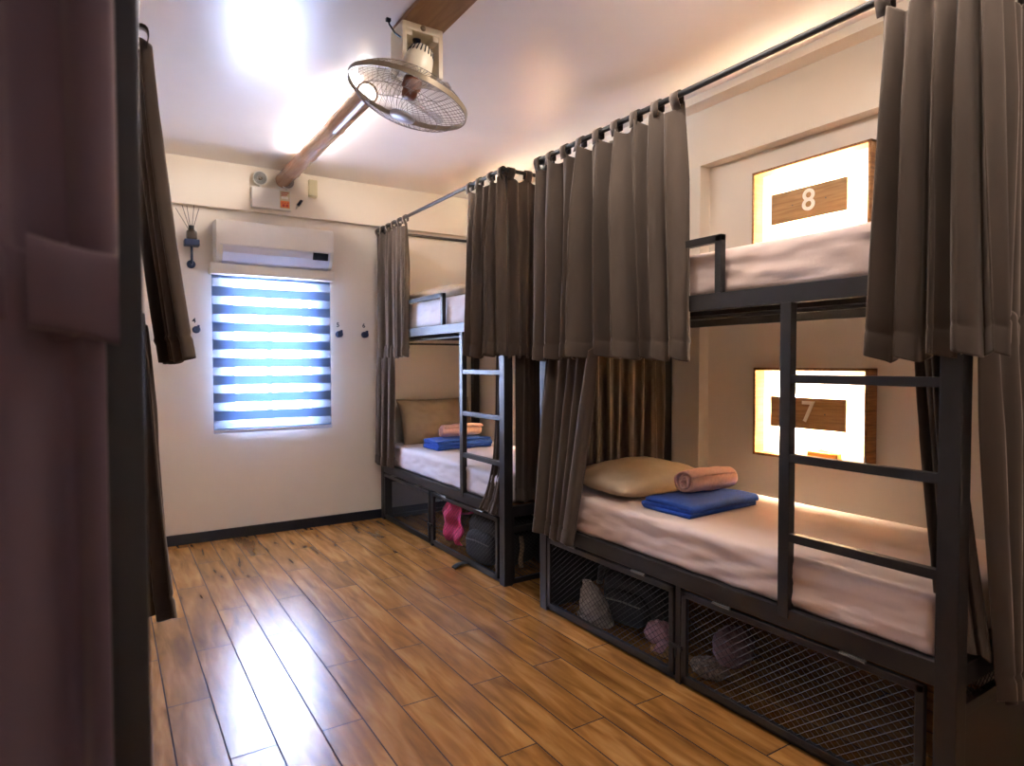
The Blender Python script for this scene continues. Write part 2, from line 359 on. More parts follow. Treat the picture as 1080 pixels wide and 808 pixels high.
# bracket: an arched white housing, open in the middle
bk = MB(); W = .098
bk.box((-W, -.07, -.035), (W, .07, 0), .01)
bk.box((-W, -.07, -.215), (-W+.022, .07, -.02), .006).box((W-.022, -.07, -.215), (W, .07, -.02), .006)
bk.box((-W+.02, .052, -.215), (W-.02, .066, -.02))
bk.box((-W, -.068, -.06), (-W+.05, .066, -.03), .012).box((W-.05, -.068, -.06), (W, .066, -.03), .012)
bk.build('bracket', M['cream'], fan)
MB().lathe([(.012, -.012), (.013, -.002), (.006, .006)], Matrix.Translation((0, -.072, -.016)) @ Matrix.Rotation(PI/2, 4, 'X'), 14).build('screw', M['rim'], fan, smooth=True)
MB().tube([(-.09, -.05, -.075), (-.125, -.05, -.06), (-.15, -.05, -.03), (-.155, -.05, -.015)], .004, 6).box((-.165, -.058, -.02), (-.145, -.042, -.006), .002).build('cable', M['dark'], fan)
MB().lathe([(.0, -.235), (.03, -.232), (.05, -.215), (.062, -.17), (.068, -.11), (.06, -.095), (0.02, -.09)], FT, 32).build('motor_housing', M['cream'], fan, smooth=True)
vn = MB()
for k in range(20):
    q = 2*PI*k/20; vn.tube([FT @ Vector((.046*math.cos(q), .046*math.sin(q), -.222)), FT @ Vector((.0575*math.cos(q), .0575*math.sin(q), -.192))], .003, 5)
vn.build('vent_slot', M['dark'], fan)
sh = FT @ Vector((0, 0, -.2)); MB().tube([(0, 0, -.03), (0, 0, -.05), (sh.x, sh.y, sh.z)], [.02, .018, .022], 10).build('swivel', M['dark'], fan, smooth=True)
MB().lathe([(.02, -.09), (.04, -.085), (.042, -.05), (.034, -.04), (.03, -.005), (.012, 0)], FT, 24).build('rotor_hub', M['copper'], fan, smooth=True)
FR = .26
for k in range(3):
    q0 = 2*PI*k/3+.5
    def bf(u, v, q0=q0):
        r = .035+(FR-.07)*u; wd = (.42+.38*math.sin(PI*min(1, u*1.02))*1.0)*(1 if u < .93 else 1-(u-.93)*6)
        q = q0+(v-.5)*wd*1.6
        return FT @ Vector((r*math.cos(q), r*math.sin(q), -.03+(v-.5)*.05))
    MB().grid(bf, 14, 8).build('blade', M['blade'], fan, smooth=True, solid=.003)
def dome(r, front):
    t = r/FR
    return (.005+.075*(1-t**3.2)) if front else (-.012-.085*(1-t**3.0))
for front, nm, r0 in ((True, 'front_guard', .05), (False, 'rear_guard', .065)):
    g = MB(); nW = 56
    for k in range(nW):
        q = 2*PI*k/nW; pts = []
        for i in range(9):
            r = r0+(FR-r0)*i/8; qq = q+(.5*(1-i/8) if front else -.35*(1-i/8))
            pts.append(FT @ Vector((r*math.cos(qq), r*math.sin(qq), dome(r, front))))
        g.tube(pts, .0011, 4, cap=False)
    for rr in ((.15, .21) if front else (.16,)):
        g.tube([FT @ Vector((rr*math.cos(2*PI*k/48), rr*math.sin(2*PI*k/48), dome(rr, front))) for k in range(48)], .0013, 4, closed=True)
    g.build(nm, M['guard'], fan, smooth=True)
MB().lathe([(FR-.002, -.013), (FR+.003, -.013), (FR+.003, .008), (FR-.002, .008), (FR-.002, -.013)], FT, 64, cap=False).build('rim_band', M['rim'], fan, smooth=True, auto=True)
MB().lathe([(.052, .072), (.056, .078), (.054, .086), (.04, .092), (.0, .095)], FT, 32).build('hub_badge', M['acgrey'], fan, smooth=True)

# ------------------------------------------------------------------ bamboo tube lamp along the ceiling
bp_ = thing('bamboo_lamp', 'bamboo tube lamp running along the ceiling to the back beam', 'lamp', (1.20, 3.33, 2.79))
R = .056; Ln = YB-.05-3.33
pts = []; rs = []
y = 0
nodes = [.55, 1.16, 1.62]
ys = sorted([0, .01, Ln-.01] + [n_+d for n_ in nodes for d in (-.02, -.006, 0, .006, .02)])
for yy in ys:
    near = min(abs(yy-n_) for n_ in nodes)
    rr = R+(.004 if near < .007 and near > .001 else (-.001 if near <= .001 else 0))
    pts.append((0, yy, 0)); rs.append(rr)
MB().tube(pts, rs, 28, cap=False).tube(pts, [r_-.008 for r_ in rs], 28, cap=False).build('bamboo_tube', M['bamboo'], bp_, smooth=True)
MB().lathe([(.047, 0), (.058, 0), (.0585, .012), (.047, .012), (.047, 0)], Matrix.Translation((0, .0, 0)) @ Matrix.Rotation(-PI/2, 4, 'X'), 32, cap=False).build('end_ring', M['plank'], bp_, smooth=True, auto=True)
MB().lathe([(.048, .006), (.048, .012)], Matrix.Rotation(-PI/2, 4, 'X'), 32).build('lens', M['lens'], bp_)
MB().box((-.022, .12, .055), (.016, 1.4, .063), .002).build('led_strip', M['glow'], bp_)
for yy in (.3, 1.4): MB().box((-.012, yy, .05), (.012, yy+.03, .08)).build('hanger', M['white'], bp_)

# ------------------------------------------------------------------ bunk beds
BL, BD = 2.055, .955
def wire_panel(a, b, z0, z1, axis, pos, pitch=.036, slope=.8, r=.0011):
    g = MB(); L_ = b-a; H = z1-z0
    for sgn in (1, -1):
        k = -int(H/slope/pitch)-2
        while k*pitch < L_+H/slope+pitch:
            u0 = k*pitch; pa = []
            # line u = u0 + sgn*(z-z0)/slope ; clip
            us = [(u0, 0.0), (u0+sgn*H/slope, H)]
            (x1, y1), (x2, y2) = us
            t0, t1 = 0., 1.; dx = x2-x1
            for lo, hi in ((0, L_),):
                if abs(dx) > 1e-9:
                    ta, tb = (lo-x1)/dx, (hi-x1)/dx
                    if ta > tb: ta, tb = tb, ta
                    t0, t1 = max(t0, ta), min(t1, tb)
            if t1-t0 > .01:
                off = sgn*.0008
                for t in (t0, t1):
                    u = a+x1+dx*t; zz = z0+H*t
                    pa.append((pos+off, u, zz) if axis == 'y' else (u, pos+off, zz))
                g.tube(pa, r, 4, cap=False)
            k += 1
    return g
def make_bunk(label, loc, rz, rodz, mirror=False, sheet_end=True):
    root = thing('bunk_bed', label, 'bunk bed', loc, rz, 'black steel bunk beds')
    s = -1 if mirror else 1
    def fx(mb):
        mb.v = [(v[0]*s, v[1], v[2]) for v in mb.v]; return mb
    def pt(name, mb, mat=M['metal'], parent=root, **k): return fx(mb).build(name, mat, parent, **k)
    for x in (0, BD-.06):
        for y in (0, BL-.06): pt('post', MB().box((x, y, 0), (x+.06, y+.06, rodz+.022), .004))
    pt('lower_side_rail', MB().box((.002, .055, .412), (.042, BL-.055, .482), .003))
    pt('lower_side_rail', MB().box((BD-.042, .055, .412), (BD-.002, BL-.055, .482), .003))
    pt('upper_side_rail', MB().box((.002, .055, 1.558), (.042, BL-.055, 1.622), .003))
    pt('upper_side_rail', MB().box((BD-.042, .055, 1.558), (BD-.002, BL-.055, 1.622), .003))
    for z in (.412, 1.558):
        for y in (.01, BL-.05): pt('end_rail', MB().box((.055, y, z), (BD-.055, y+.04, z+.064), .003))
    pt('bed_board', MB().box((.04, .05, .462), (BD-.04, BL-.05, .478)), M['card'])
    pt('centre_beam', MB().box((.46, .05, 1.575), (.5, BL-.05, 1.602)))
    for i in range(7):
        y = .10+i*.29; pt('slat', MB().box((.042, y, 1.604), (BD-.042, y+.09, 1.616), .002))
    # curtain rods
    pt('curtain_rod', MB().tube([(-.016, -.02, rodz), (-.016, BL+.01, rodz)], .0125, 12), smooth=True, auto=True)
    for y in (-.016, BL+.004): pt('end_rod', MB().tube([(-.02, y, rodz), (BD, y, rodz)], .0115, 12), smooth=True, auto=True)
    pt('lower_curtain_rod', MB().tube([(.075, .05, 1.535), (.075, BL-.05, 1.535)], .009, 10), smooth=True, auto=True)
    for y in (.075, BL-.075): pt('lower_curtain_rod', MB().tube([(.05, y, 1.52), (BD-.05, y, 1.52)], .009, 10), smooth=True, auto=True)
    # guard rail at the far end of the upper bed
    pt('guard_rail', MB().box((.005, .838, 1.62), (.033, .868, 1.848), .003).box((.005, .838, 1.818), (.033, BL-.05, 1.848), .003))
    # ladder
    ld = pt('ladder', MB().box((-.002, .53, .45), (.032, .572, 1.56), .003))
    for z in (.737, 1.016, 1.293): pt('rung', MB().box((0, .055, z-.015), (.03, .535, z+.015), .003), parent=ld)
    # storage cage
    pt('base_rail', MB().box((.02, .055, 0), (.05, BL-.055, .03), .002))
    pt('divider', MB().box((.005, 1.032, 0), (.035, 1.06, .412), .003))
    for a, b in ((.085, 1.024), (1.068, 1.985)):
        z0, z1, w = .024, .402, .026
        d = MB()
        d.box((0, a, z0), (.02, a+w, z1), .003).box((0, b-w, z0), (.02, b, z1), .003).box((0, a, z0), (.02, b, z0+w), .003).box((0, a, z1-w), (.02, b, z1), .003)
        dr = pt('storage_door', d)
        pt('wire_mesh', wire_panel(a+w-.004, b-w+.004, z0+w-.004, z1-w+.004, 'y', .01), M['wire'], dr)
        for yy in (a+.17, b-.25):
            pt('hinge', MB().box((-.004, yy, z1-.002), (.002, yy+.085, z1+.010), .001).tube([(-.005, yy, z1+.003), (-.005, yy+.085, z1+.003)], .004, 6), M['steel'], dr)
    pt('latch', MB().box((-.012, 1.014, .15), (.0, 1.08, .168), .002).tube([(-.012, 1.04, .16), (-.016, 1.04, .12)], .004, 6), M['metal'])
    for y, nm in ((.03, 'near'), (BL-.03, 'far')):
        f = MB()
        if sheet_end: f.box((.06, y-.008, .0), (BD-.06, y+.004, .33), .001)
        else: f.box((.06, y-.01, .0), (BD-.06, y+.01, .03), .002).box((.06, y-.01, .0), (.085, y+.01, .412), .002)
        f.box((.06, y-.012, .315), (BD-.06, y+.012, .35), .002)
        ep = pt('end_frame', f)
        pt('end_mesh', wire_panel(.06, BD-.06, .345 if sheet_end else .03, .42, 'x', y, pitch=.03), M['wire'], ep)
    for y0 in (BL*.5,): pt('back_rail', MB().box((BD-.04, .055, 0), (BD-.015, BL-.055, .03), .002))
    return root
NB, FB, LB = (2.005, .835, 0), (2.005, 3.262, 0), (.036, .83, 0)
near = make_bunk('black steel bunk bed under the lit 7 and 8 boxes, full ladder showing', NB, 0, 2.44)
far = make_bunk('black steel bunk bed in the back corner beside the window wall', FB, 0, 2.488, sheet_end=False)
LROT = -.028
left = make_bunk('dark bunk bed along the opposite wall, only its corner post and curtains showing', LB, LROT, 2.44, True)

# ------------------------------------------------------------------ curtains
def curtain(label, p0, p1, zt, zb, nrm, folds=8, amp=.03, seed=1, q0=None, q1=None, flare=0, group='tab-top curtains', cuff=False, mat='velvet', rod=True, qpow=1.25, pinch=.5):
    p0 = Vector((p0[0], p0[1], 0)); p1 = Vector((p1[0], p1[1], 0))
    nrm = Vector((nrm[0], nrm[1], 0)).normalized()
    q0 = Vector((q0[0], q0[1], 0)) if q0 else p0; q1 = Vector((q1[0], q1[1], 0)) if q1 else p1
    org = (p0+p1)/2; org.z = zb
    root = thing('bunk_curtain', label, 'curtain', tuple(org), 0, group)
    rg = random.Random(seed); ph = [rg.uniform(0, 6.28) for _ in range(8)]
    tv = (p1-p0).normalized(); H = zt-zb
    ntab = max(3, int(round((p1-p0).length/.13))+1)
    if folds/(p1-p0).length > 14: ntab = max(3, int(folds//2)+1)
    vs_rows = [0, .012, .03, .05, .08, .12, .17, .23, .3, .38, .46, .54, .62, .7, .77, .83, .88]
    hem = 1-.075/H
    vs_rows = [v for v in vs_rows if v < hem-.02]+[hem-.012, hem-.003, hem+.003, hem+.012, (1+hem)/2, 1-.006, 1]
    nu = max(40, int(folds*18))
    mb = MB(); verts = []
    for v in vs_rows:
        for i in range(nu+1):
            u = i/nu
            jit = .035*math.sin(u*5.3+ph[0])+.022*math.sin(u*11+ph[1])+.012*math.sin(u*9+v*2.2+ph[2])
            f = 2*PI*folds*(u+jit*.9)
            env = (pinch+(1-pinch)*min(1, v*3.2))*(1+.35*math.sin(u*7.7+ph[3])*(.5+v*.5))
            a = amp*env
            sn = math.sin(f); sh_ = sn
            dn = a*(sh_*.75+.38*math.sin(f*.47+ph[4]+v*.9)+.16*math.sin(f*2.1+ph[5]+1.6*v))
            dt = a*.2*math.sin(2*f+ph[6])*min(1, .3+v)
            base = (p0.lerp(p1, u)).lerp(q0.lerp(q1, u), v**qpow)
            z = zt-H*v
            tabw = abs(math.sin(PI*u*(ntab-1)))
            z -= .038*tabw**1.5*max(0, 1-v*9)**2
            z += (.010*math.sin(f+.6)+.008*math.sin(u*6+ph[7]))*v**4
            if abs(v-hem) < .005: dn -= .0035
            if v > hem: dn += .002
            p = base+nrm*(dn+flare*v**1.6)+tv*dt; p.z = z
            verts.append(p-org)
    w = nu+1
    mb.add(verts, [(j*w+i, j*w+i+1, (j+1)*w+i+1, (j+1)*w+i) for j in range(len(vs_rows)-1) for i in range(nu)])
    mb.build('panel', M[mat], root, smooth=True, solid=.004)
    if rod:
        for k in range(ntab):
            u = k/(ntab-1); u = min(max(u, .02), .98)
            c = p0.lerp(p1, u); c.z = zt+.022
            idx = int(u*nu); top = verts[idx]+org
            back = c+nrm*(-.016); back.z = zt-.02
            path = []
            fr = Vector((top.x, top.y, zt-.03))+nrm*.004
            path.append(fr); path.append(c+nrm*.019+Vector((0, 0, -.012)))
            for q in range(0, 7):
                t = PI*q/6; path.append(c+nrm*(.0185*math.cos(t))+Vector((0, 0, .0185*math.sin(t))))
            path.append(c+nrm*-.019+Vector((0, 0, -.03)))
            hw = tv*.022
            t_ = MB(); vv = []
            for p in path: vv += [p-hw-org, p+hw-org]
            t_.add(vv, [(2*i, 2*i+1, 2*i+3, 2*i+2) for i in range(len(path)-1)])
            t_.build('tab', M[mat], root, smooth=True, solid=.003)
    if cuff:
        x0, x1, z0, z1 = cuff
        def cf(u, v):
            q = 2*PI*v+PI; x = x0+(x1-x0)*u; zc = (z0+z1)/2-.016*u; hz = (z1-z0)/2*(1-.04*math.sin(u*PI)); hy = .011+.003*math.sin(u*5)
            return Vector((x, p0.y, 0))-Vector((org.x, org.y, 0))+nrm*(amp*1.6+.012+math.copysign(abs(math.cos(q))**.7, math.cos(q))*hy)+Vector((0, 0, zc-zb+math.sin(q)*hz))
        MB().grid(cf, 24, 32).build('rolled_cuff', M[mat], root, smooth=True, weld=True)
    return root
G1, G2 = 'upper bunk curtains', 'lower bunk curtains'
XF = 1.989
# near right bunk
curtain('wide upper curtain on the middle rod, in front of the near bunk head', (XF, 2.895), (XF, 1.865), 2.417, 1.372, (-1, 0), 8.6, .056, 3, q0=(XF-.02, 2.90), q1=(XF-.02, 1.80), group=G1)
curtain('thick upper curtain bunched at the near corner post', (XF, 1.06), (XF-.01, .76), 2.417, 1.365, (-1, 0), 4.3, .052, 11, q0=(XF-.015, 1.09), q1=(XF-.0, .72), group=G1, flare=.01)
curtain('upper curtain on the end rod, facing the camera at the frame edge', (2.05, .817), (2.75, .817), 2.417, 1.385, (0, -1), 8, .035, 17, group=G1)
curtain('lower curtain drawn aside at the near bunk head, hanging over its post', (2.005, 2.84), (2.005, 2.40), 1.44, .43, (-1, 0), 6, .03, 23, q0=(1.965, 2.88), q1=(1.975, 2.56), group=G2, rod=False)
curtain('lower curtain across the head end of the near bed, behind the pillow', (2.10, 2.815), (2.868, 2.815), 1.498, .69, (0, -1), 8, .022, 29, group=G2)
curtain('lower curtain gathered behind the near post, beside the ladder rungs', (2.08, 1.0), (2.08, .905), 1.513, .5, (-1, 0), 4, .022, 31, q0=(2.09, .915), q1=(2.13, .80), group=G2)
curtain('lower end curtain trailing below the mattress at the frame edge', (2.03, .80), (2.72, .80), 1.5, .372, (0, -1), 6, .03, 37, q0=(2.14, .775), q1=(2.44, .80), group=G2, rod=False)
# far right bunk
curtain('upper curtain in the back corner next to the hooks', (XF, 5.31), (XF, 4.69), 2.465, 1.40, (-1, 0), 7, .032, 41, q1=(XF, 4.70), group=G1)
curtain('lower curtain in the back corner, hanging to the bed rail', (1.98, 5.30), (1.98, 4.93), 1.52, .49, (-1, 0), 6, .028, 43, q0=(1.96, 5.30), q1=(1.97, 4.95), group=G2, rod=False)
curtain('upper curtain wrapped round the far bunk corner post', (XF, 3.66), (XF, 3.25), 2.465, 1.395, (-1, 0), 4.4, .045, 47, q0=(XF-.015, 3.69), q1=(XF-.01, 3.24), group=G1)
curtain('dark upper end curtain in the gap between the two bunks', (2.03, 3.244), (2.7, 3.244), 2.465, 1.395, (0, -1), 8, .028, 53, group=G1)
curtain('lower curtain gathered inside the far bunk post, behind its rungs', (2.066, 3.44), (2.066, 3.335), 1.513, .43, (-1, 0), 4, .016, 59, q0=(1.98, 3.50), q1=(1.985, 3.345), qpow=5, group=G2)
curtain('dark lower end curtain in the gap between the two bunks', (2.11, 3.303), (2.85, 3.303), 1.498, .49, (0, -1), 8, .016, 61, group=G2)
# left bunk
lx = lambda y: .036+.016+(y-.83)*.028
curtain('dark upper curtain jutting past the near post, left of the blind', (lx(2.45)+.02, 2.45), (lx(2.9)+.02, 2.9), 2.417, 1.365, (1, 0), 6, .036, 67, q0=(lx(2.4)+.035, 2.41), q1=(lx(2.9)+.04, 2.92), flare=.075, group=G1, pinch=.8)
curtain('dark lower curtain reaching towards the floor behind the near post', (lx(2.5), 2.47), (lx(2.9), 2.9), 1.52, .47, (1, 0), 6, .035, 71, q0=(lx(2.45)+.01, 2.43), flare=.045, group=G2, rod=False)
curtain('plum upper end curtain with a rolled cuff beside the near post', (.008, .814), (-.62, .80), 2.417, 1.378, (0, -1), 7, .022, 73, q0=(.008, .80), group=G1, cuff=(-.062, .012, 1.385, 1.475), mat='velvet_plum')
curtain('plum lower end curtain hanging beside the near post', (.0, .80), (-.62, .80), 1.5, .36, (0, -1), 7, .02, 79, group=G2, rod=False, mat='velvet_plum')

# ------------------------------------------------------------------ bedding
def rbox(size, r, cuts=(40, 70, 8), wr=.006, seed=0):
    sx, sy, sz = size; mb = MB()
    hx, hy, hz = sx/2, sy/2, sz/2
    def rnd_(p):
        q = Vector((max(-hx+r, min(hx-r, p.x)), max(-hy+r, min(hy-r, p.y)), max(-hz+r, min(hz-r, p.z))))
        d = p-q
        if d.length > 1e-9:
            n = d.normalized(); p = q+n*r
        else: n = Vector((0, 0, 1))
        t = p+Vector((seed*3.1, 0, 0))
        w = 0
        if abs(n.z) < .95:
            w = wr*(.6*noise.noise(Vector((t.x*3, t.y*3+t.z*9, t.z*14-t.y*2.5)))+.75*noise.noise(Vector((t.x*6, t.y*5-t.z*22, t.z*34+t.y*7))))
        else: w = wr*.3*noise.noise(Vector((t.x*4, t.y*3, 0)))
        return p+n*w
    cx, cy, cz = cuts
    def face(o, a, b, na, nb):
        mb.grid(lambda u, v: rnd_(Vector(o)+Vector(a)*u+Vector(b)*v), na, nb)
    face((-hx, -hy, hz), (sx, 0, 0), (0, sy, 0), cx, cy); face((-hx, -hy, -hz), (sx, 0, 0), (0, sy, 0), cx, cy)
    face((-hx, -hy, -hz), (0, sy, 0), (0, 0, sz), cy, cz); face((hx, -hy, -hz), (0, sy, 0), (0, 0, sz), cy, cz)
    face((-hx, -hy, -hz), (sx, 0, 0), (0, 0, sz), cx, cz); face((-hx, hy, -hz), (sx, 0, 0), (0, 0, sz), cx, cz)
    return mb
def mattress(label, loc, mat, rz=0, seed=0, size=(.85, 1.92, .183), mx=1):
    return one('mattress', rbox(size, .028, (36, 130, 14), .010, seed), mat, label, 'mattress', loc, 'single mattresses on the bunks', smooth=True, weld=True)
mattress('beige sheeted lower mattress with the folded towels, under sign 7', (2.005+.45, .835+1.027, .571), M['sheet'], seed=1)
mattress('mauve sheeted upper mattress below the lit number 8 box', (2.005+.47, .835+1.027, 1.708), M['sheet'], seed=2)
mattress('pale lower mattress in the corner bunk with orange and blue towels', (2.005+.45, 3.262+1.027, .571), M['sheet_white'], seed=3)
mattress('white upper mattress in the corner bunk behind its guard rail', (2.005+.47, 3.262+1.02, 1.72), M['sheet_white'], seed=4, size=(.85, 1.9, .205))
lm = mattress('mattress of the left upper bunk, its corner peeping past the post', (-.39, .83+1.01, 1.712), M['sheet'], seed=5); lm.rotation_euler = (0, 0, LROT)

def pillow(label, loc, rot, size, mat, seed=0):
    w, d, h = size; mb = MB()
    def surf(sgn):
        def fn(u, v):
            a, b = u*2-1, v*2-1
            ex, ey = abs(a)**2.6, abs(b)**2.6
            t = max(0, (1-ex))**.55*max(0, (1-ey))**.55
            pin = 1-.07*(a*a*(1-b*b)*0+ (1-a*a)*abs(b)**3*0.8+(1-b*b)*abs(a)**3*.8)
            x, y = a*w/2*pin, b*d/2*pin
            n_ = noise.noise(Vector((a*2.2+seed, b*2.2, sgn)))*.16+noise.noise(Vector((a*6+b*2+seed, b*5-a*3, sgn+3)))*.08
            wr = .012*math.sin((a+b)*16+seed)*(abs(a)*abs(b))**1.2
            return Vector((x, y, sgn*h/2*t*(1+n_)+wr*t**.5))
        return fn
    mb.grid(surf(1), 40, 34); mb.grid(surf(-1), 40, 34)
    o = one('pillow', mb, mat, label, 'pillow', loc, 'bunk pillows', smooth=True, weld=True)
    o.rotation_euler = rot; return o
pillow('plump beige pillow lying on the near lower bed', (2.44, 2.565, .735), (math.radians(4), 0, math.radians(4)), (.72, .46, .16), M['pillow'], 1)
pillow('taupe pillow propped upright against the wall behind the orange towel', (2.46, 5.13, .845), (math.radians(68), 0, math.radians(2)), (.72, .42, .15), M['pillow_tan'], 5)
pillow('tan pillow on the upper corner bed behind the guard rail', (2.40, 4.50, 1.886), (0, 0, .1), (.62, .80, .14), M['pillow'], 9)

def towel_fold(label, loc, rz, L_, D, layers, th, mat, seed=0):
    # a cloth folded to and fro: the ribbon's path in (y, z), thickened and stretched along x
    path = []; r = th*.52
    for k in range(layers):
        z = r+k*th*1.06; ys = [i/10 for i in range(11)]
        if k % 2: ys = ys[::-1]
        for t in ys: path.append((D*(t-.5)*(1-.03*k), z))
        if k < layers-1:
            s = 1 if k % 2 == 0 else -1
            for q in (-60, -30, 0, 30, 60):
                path.append((D*.5*s*(1-.03*k)+s*th*.5*math.cos(math.radians(q)), z+th*.53+th*.5*math.sin(math.radians(q))))
    mb = MB(); n = len(path)
    def fn(u, v):
        i = v*(n-1); a = int(min(n-2, math.floor(i))); f = i-a
        y = path[a][0]*(1-f)+path[a+1][0]*f; z = path[a][1]*(1-f)+path[a+1][1]*f
        x = (u-.5)*L_+.012*noise.noise(Vector((y*9, z*60, seed)))
        z += .006*noise.noise(Vector((x*7+seed, y*7, 0)))*(z/(layers*th)+.3)-.006*abs(u*2-1)**4*z/(layers*th)
        return Vector((x, y+.008*noise.noise(Vector((x*5, seed, 0))), z))
    mb.grid(fn, 30, (n-1)*1)
    o = one('folded_towel', mb, mat, label, 'towel', loc, None, smooth=True, solid=th*.98)
    o.rotation_euler = (0, 0, rz); return o
def towel_roll(label, loc, rz, L_, R_, mat, seed=0, turns=3.4):
    mb = MB(); n = 90
    def fn(u, v):
        q = v*turns*2*PI; r = .010+(R_-.010)*v
        x = (u-.5)*L_+(.022*(1-v)*0+.014*math.sin(q*.7+seed))*(1 if u > .5 else .9)*abs(u*2-1)
        r *= 1+.06*noise.noise(Vector((x*10+seed, math.cos(q)*1.5, math.sin(q)*1.5)))+.03*math.sin(u*17+q)
        r *= 1-.12*abs(u*2-1)**5
        return Vector((x, r*math.cos(q), R_+r*math.sin(q)*.92))
    mb.grid(fn, 34, n)
    o = one('rolled_towel', mb, mat, label, 'towel', loc, None, smooth=True, solid=(R_-.01)/turns*.72)
    o.rotation_euler = (0, 0, rz); return o
towel_fold('blue folded towel under the peach roll on the near bed', (2.385, 2.09, .666), math.radians(3), .49, .27, 3, .018, M['blue'], 2)
towel_roll('peach rolled towel lying on the blue one, near bed', (2.46, 2.12, .722), math.radians(-3), .30, .06, M['pink'], 4)
towel_fold('blue folded towel under the orange roll in the corner bunk', (2.42, 4.66, .668), math.radians(4), .50, .24, 4, .018, M['blue'], 8)
towel_roll('peach-orange rolled towel on the blue one in the corner bunk', (2.46, 4.69, .744), math.radians(2), .36, .055, M['pink'], 6)

# ------------------------------------------------------------------ lit number boxes
def sign(ch, y0, y1, z0, z1, label):
    D = .082; t = .014; yc = (y0+y1)/2
    r = thing('light_box', label, 'light box', (XR, yc, z0), 0, 'lit bed number boxes')
    h = (y1-y0)/2; H = z1-z0
    MB().box((-.006, -h+t, t), (-.001, h-t, H-t)).build('back_panel', M['panel'], r)
    f = MB()
    f.box((-D, -h, 0), (0, -h+t, H), .0015).box((-D, h-t, 0), (0, h, H), .0015).box((-D, -h, 0), (0, h, t), .0015).box((-D, -h, H-t), (0, h, H), .0015)
    f.build('frame', M['board'], r)
    pz0, pz1 = H*.5-.075, H*.5+.085
    pl = MB().box((-.062, -.195, pz0), (-.048, .215, pz1), .0015).build('number_plaque', M['plaque'], r)
    me = text_mesh(ch, .15, .002, .0015); me.materials.append(M['numeral'])
    o = bpy.data.objects.new('numeral', me); C.objects.link(o); o.parent = pl
    o.location = (-.064, .0, (pz0+pz1)/2+.004); o.rotation_euler = (PI/2, 0, -PI/2)
    sc_ = MB()
    for yy in (-.09, .09): sc_.lathe([(.004, 0), (.003, .002)], Matrix.Translation((-.062, yy, (pz0+pz1)/2)) @ Matrix.Rotation(-PI/2, 4, 'Y'), 8)
    sc_.build('screw', M['steel'], pl)
    for zz in (pz0+.012, pz1-.022):
        MB().box((-.047, -.17, zz), (-.038, .19, zz+.01)).build('led_strip', M['led'], r)
    for yy in (-.1, .12): MB().box((-.048, yy, (pz0+pz1)/2-.02), (-.006, yy+.02, (pz0+pz1)/2+.02)).build('standoff', M['board'], r)
    return r
s7 = sign('7', 1.625, 2.245, .853, 1.322, 'glowing wooden light box with the number 7 above the lower bed')
s8 = sign('8', 1.625, 2.265, 1.93, 2.372, 'glowing wooden light box with the number 8 above the upper bed')
sign('5', 3.95, 4.57, .853, 1.322, 'glowing light box of the lower corner bunk, behind the curtains')
sign('6', 3.95, 4.57, 1.93, 2.372, 'glowing light box of the upper corner bunk, behind the curtains')
ot = thing('outlet_plate', 'white socket plate low inside the number 7 box', 'socket', (XR-.006, 1.86, .905))
MB().box((-.008, -.05, 0), (0, .06, .05), .003).build('plate', M['white'], ot)
hl = MB()
for yy, zz in ((-.025, .03), (-.012, .03), (-.019, .04), (-.025, .018), (-.012, .018)): hl.box((-.0095, yy-.003, zz-.003), (-.0075, yy+.003, zz+.003))
hl.build('socket_hole', M['dark'], ot)
MB().box((-.016, .02, .012), (-.007, .045, .042), .002).build('switch', M['white'], ot)
one('wooden_tray', MB().box((-.04, -.08, 0), (0, .08, .008), .002).box((-.04, -.08, 0), (-.032, .08, .034), .002).box((-.04, -.08, 0), (0, -.072, .034), .002).box((-.04, .072, 0), (0, .08, .034), .002),
    M['yellow'], 'small yellow wooden tray on the bottom board of the number 7 box', 'tray', (XR-.012, 1.865, .868))

# ------------------------------------------------------------------ things in the storage cages
def blob(mb, c, s, seed=0, e=2.6, nz=.12, fr=2.2, nu=36, nv=22, rot=0):
    c = Vector(c); Rm = Matrix.Rotation(rot, 3, 'Z')
    def p_(x, k): return math.copysign(abs(x)**k, x)
    def fn(u, v):
        a = u*2*PI; b = (v-.5)*PI; k = 2/e
        p = Vector((p_(math.cos(b), k)*p_(math.cos(a), k)*s[0], p_(math.cos(b), k)*p_(math.sin(a), k)*s[1], p_(math.sin(b), k)*s[2]))
        n_ = noise.noise(Vector((p.x/s[0]*fr+seed, p.y/s[1]*fr, p.z/s[2]*fr)))+.5*noise.noise(Vector((p.x/s[0]*fr*2.3+seed, p.y/s[1]*fr*2.3, p.z/s[2]*fr*2.3)))
        return c+Rm @ (p*(1+nz*n_))
    mb.grid(fn, nu, nv, wrapu=True); return mb
def backpack(label, loc, rz, s=1):
    r = thing('backpack', label, 'backpack', loc, rz, 'black backpacks in the cages')
    blob(MB(), (0, 0, .14*s), (.15*s, .19*s, .14*s), 3, 3, .05).build('body', M['black'], r, smooth=True)
    blob(MB(), (-.13*s, 0, .10*s), (.05*s, .13*s, .085*s), 5, 3, .05).build('front_pocket', M['black'], r, smooth=True)
    MB().tube([(-.05*s, .15*s, .22*s), (-.1*s, .2*s, .28*s), (-.12*s, .1*s, .31*s), (-.08*s, .02*s, .27*s)], .009, 8).build('handle', M['black'], r, smooth=True)
    MB().tube([(-.172*s, .1*s, .13*s), (-.184*s, 0, .14*s), (-.172*s, -.1*s, .13*s)], .004, 6).build('zip', M['steel'], r)
    return r
backpack('black backpack behind the crinkled clear bag, near bed cage', (2.36, 2.45, .0), .2, 1.05)
backpack('bulky black backpack filling the corner bunk cage, beside the magenta cloth', (2.27, 3.70, .0), .1, 1.3)
cb = MB()
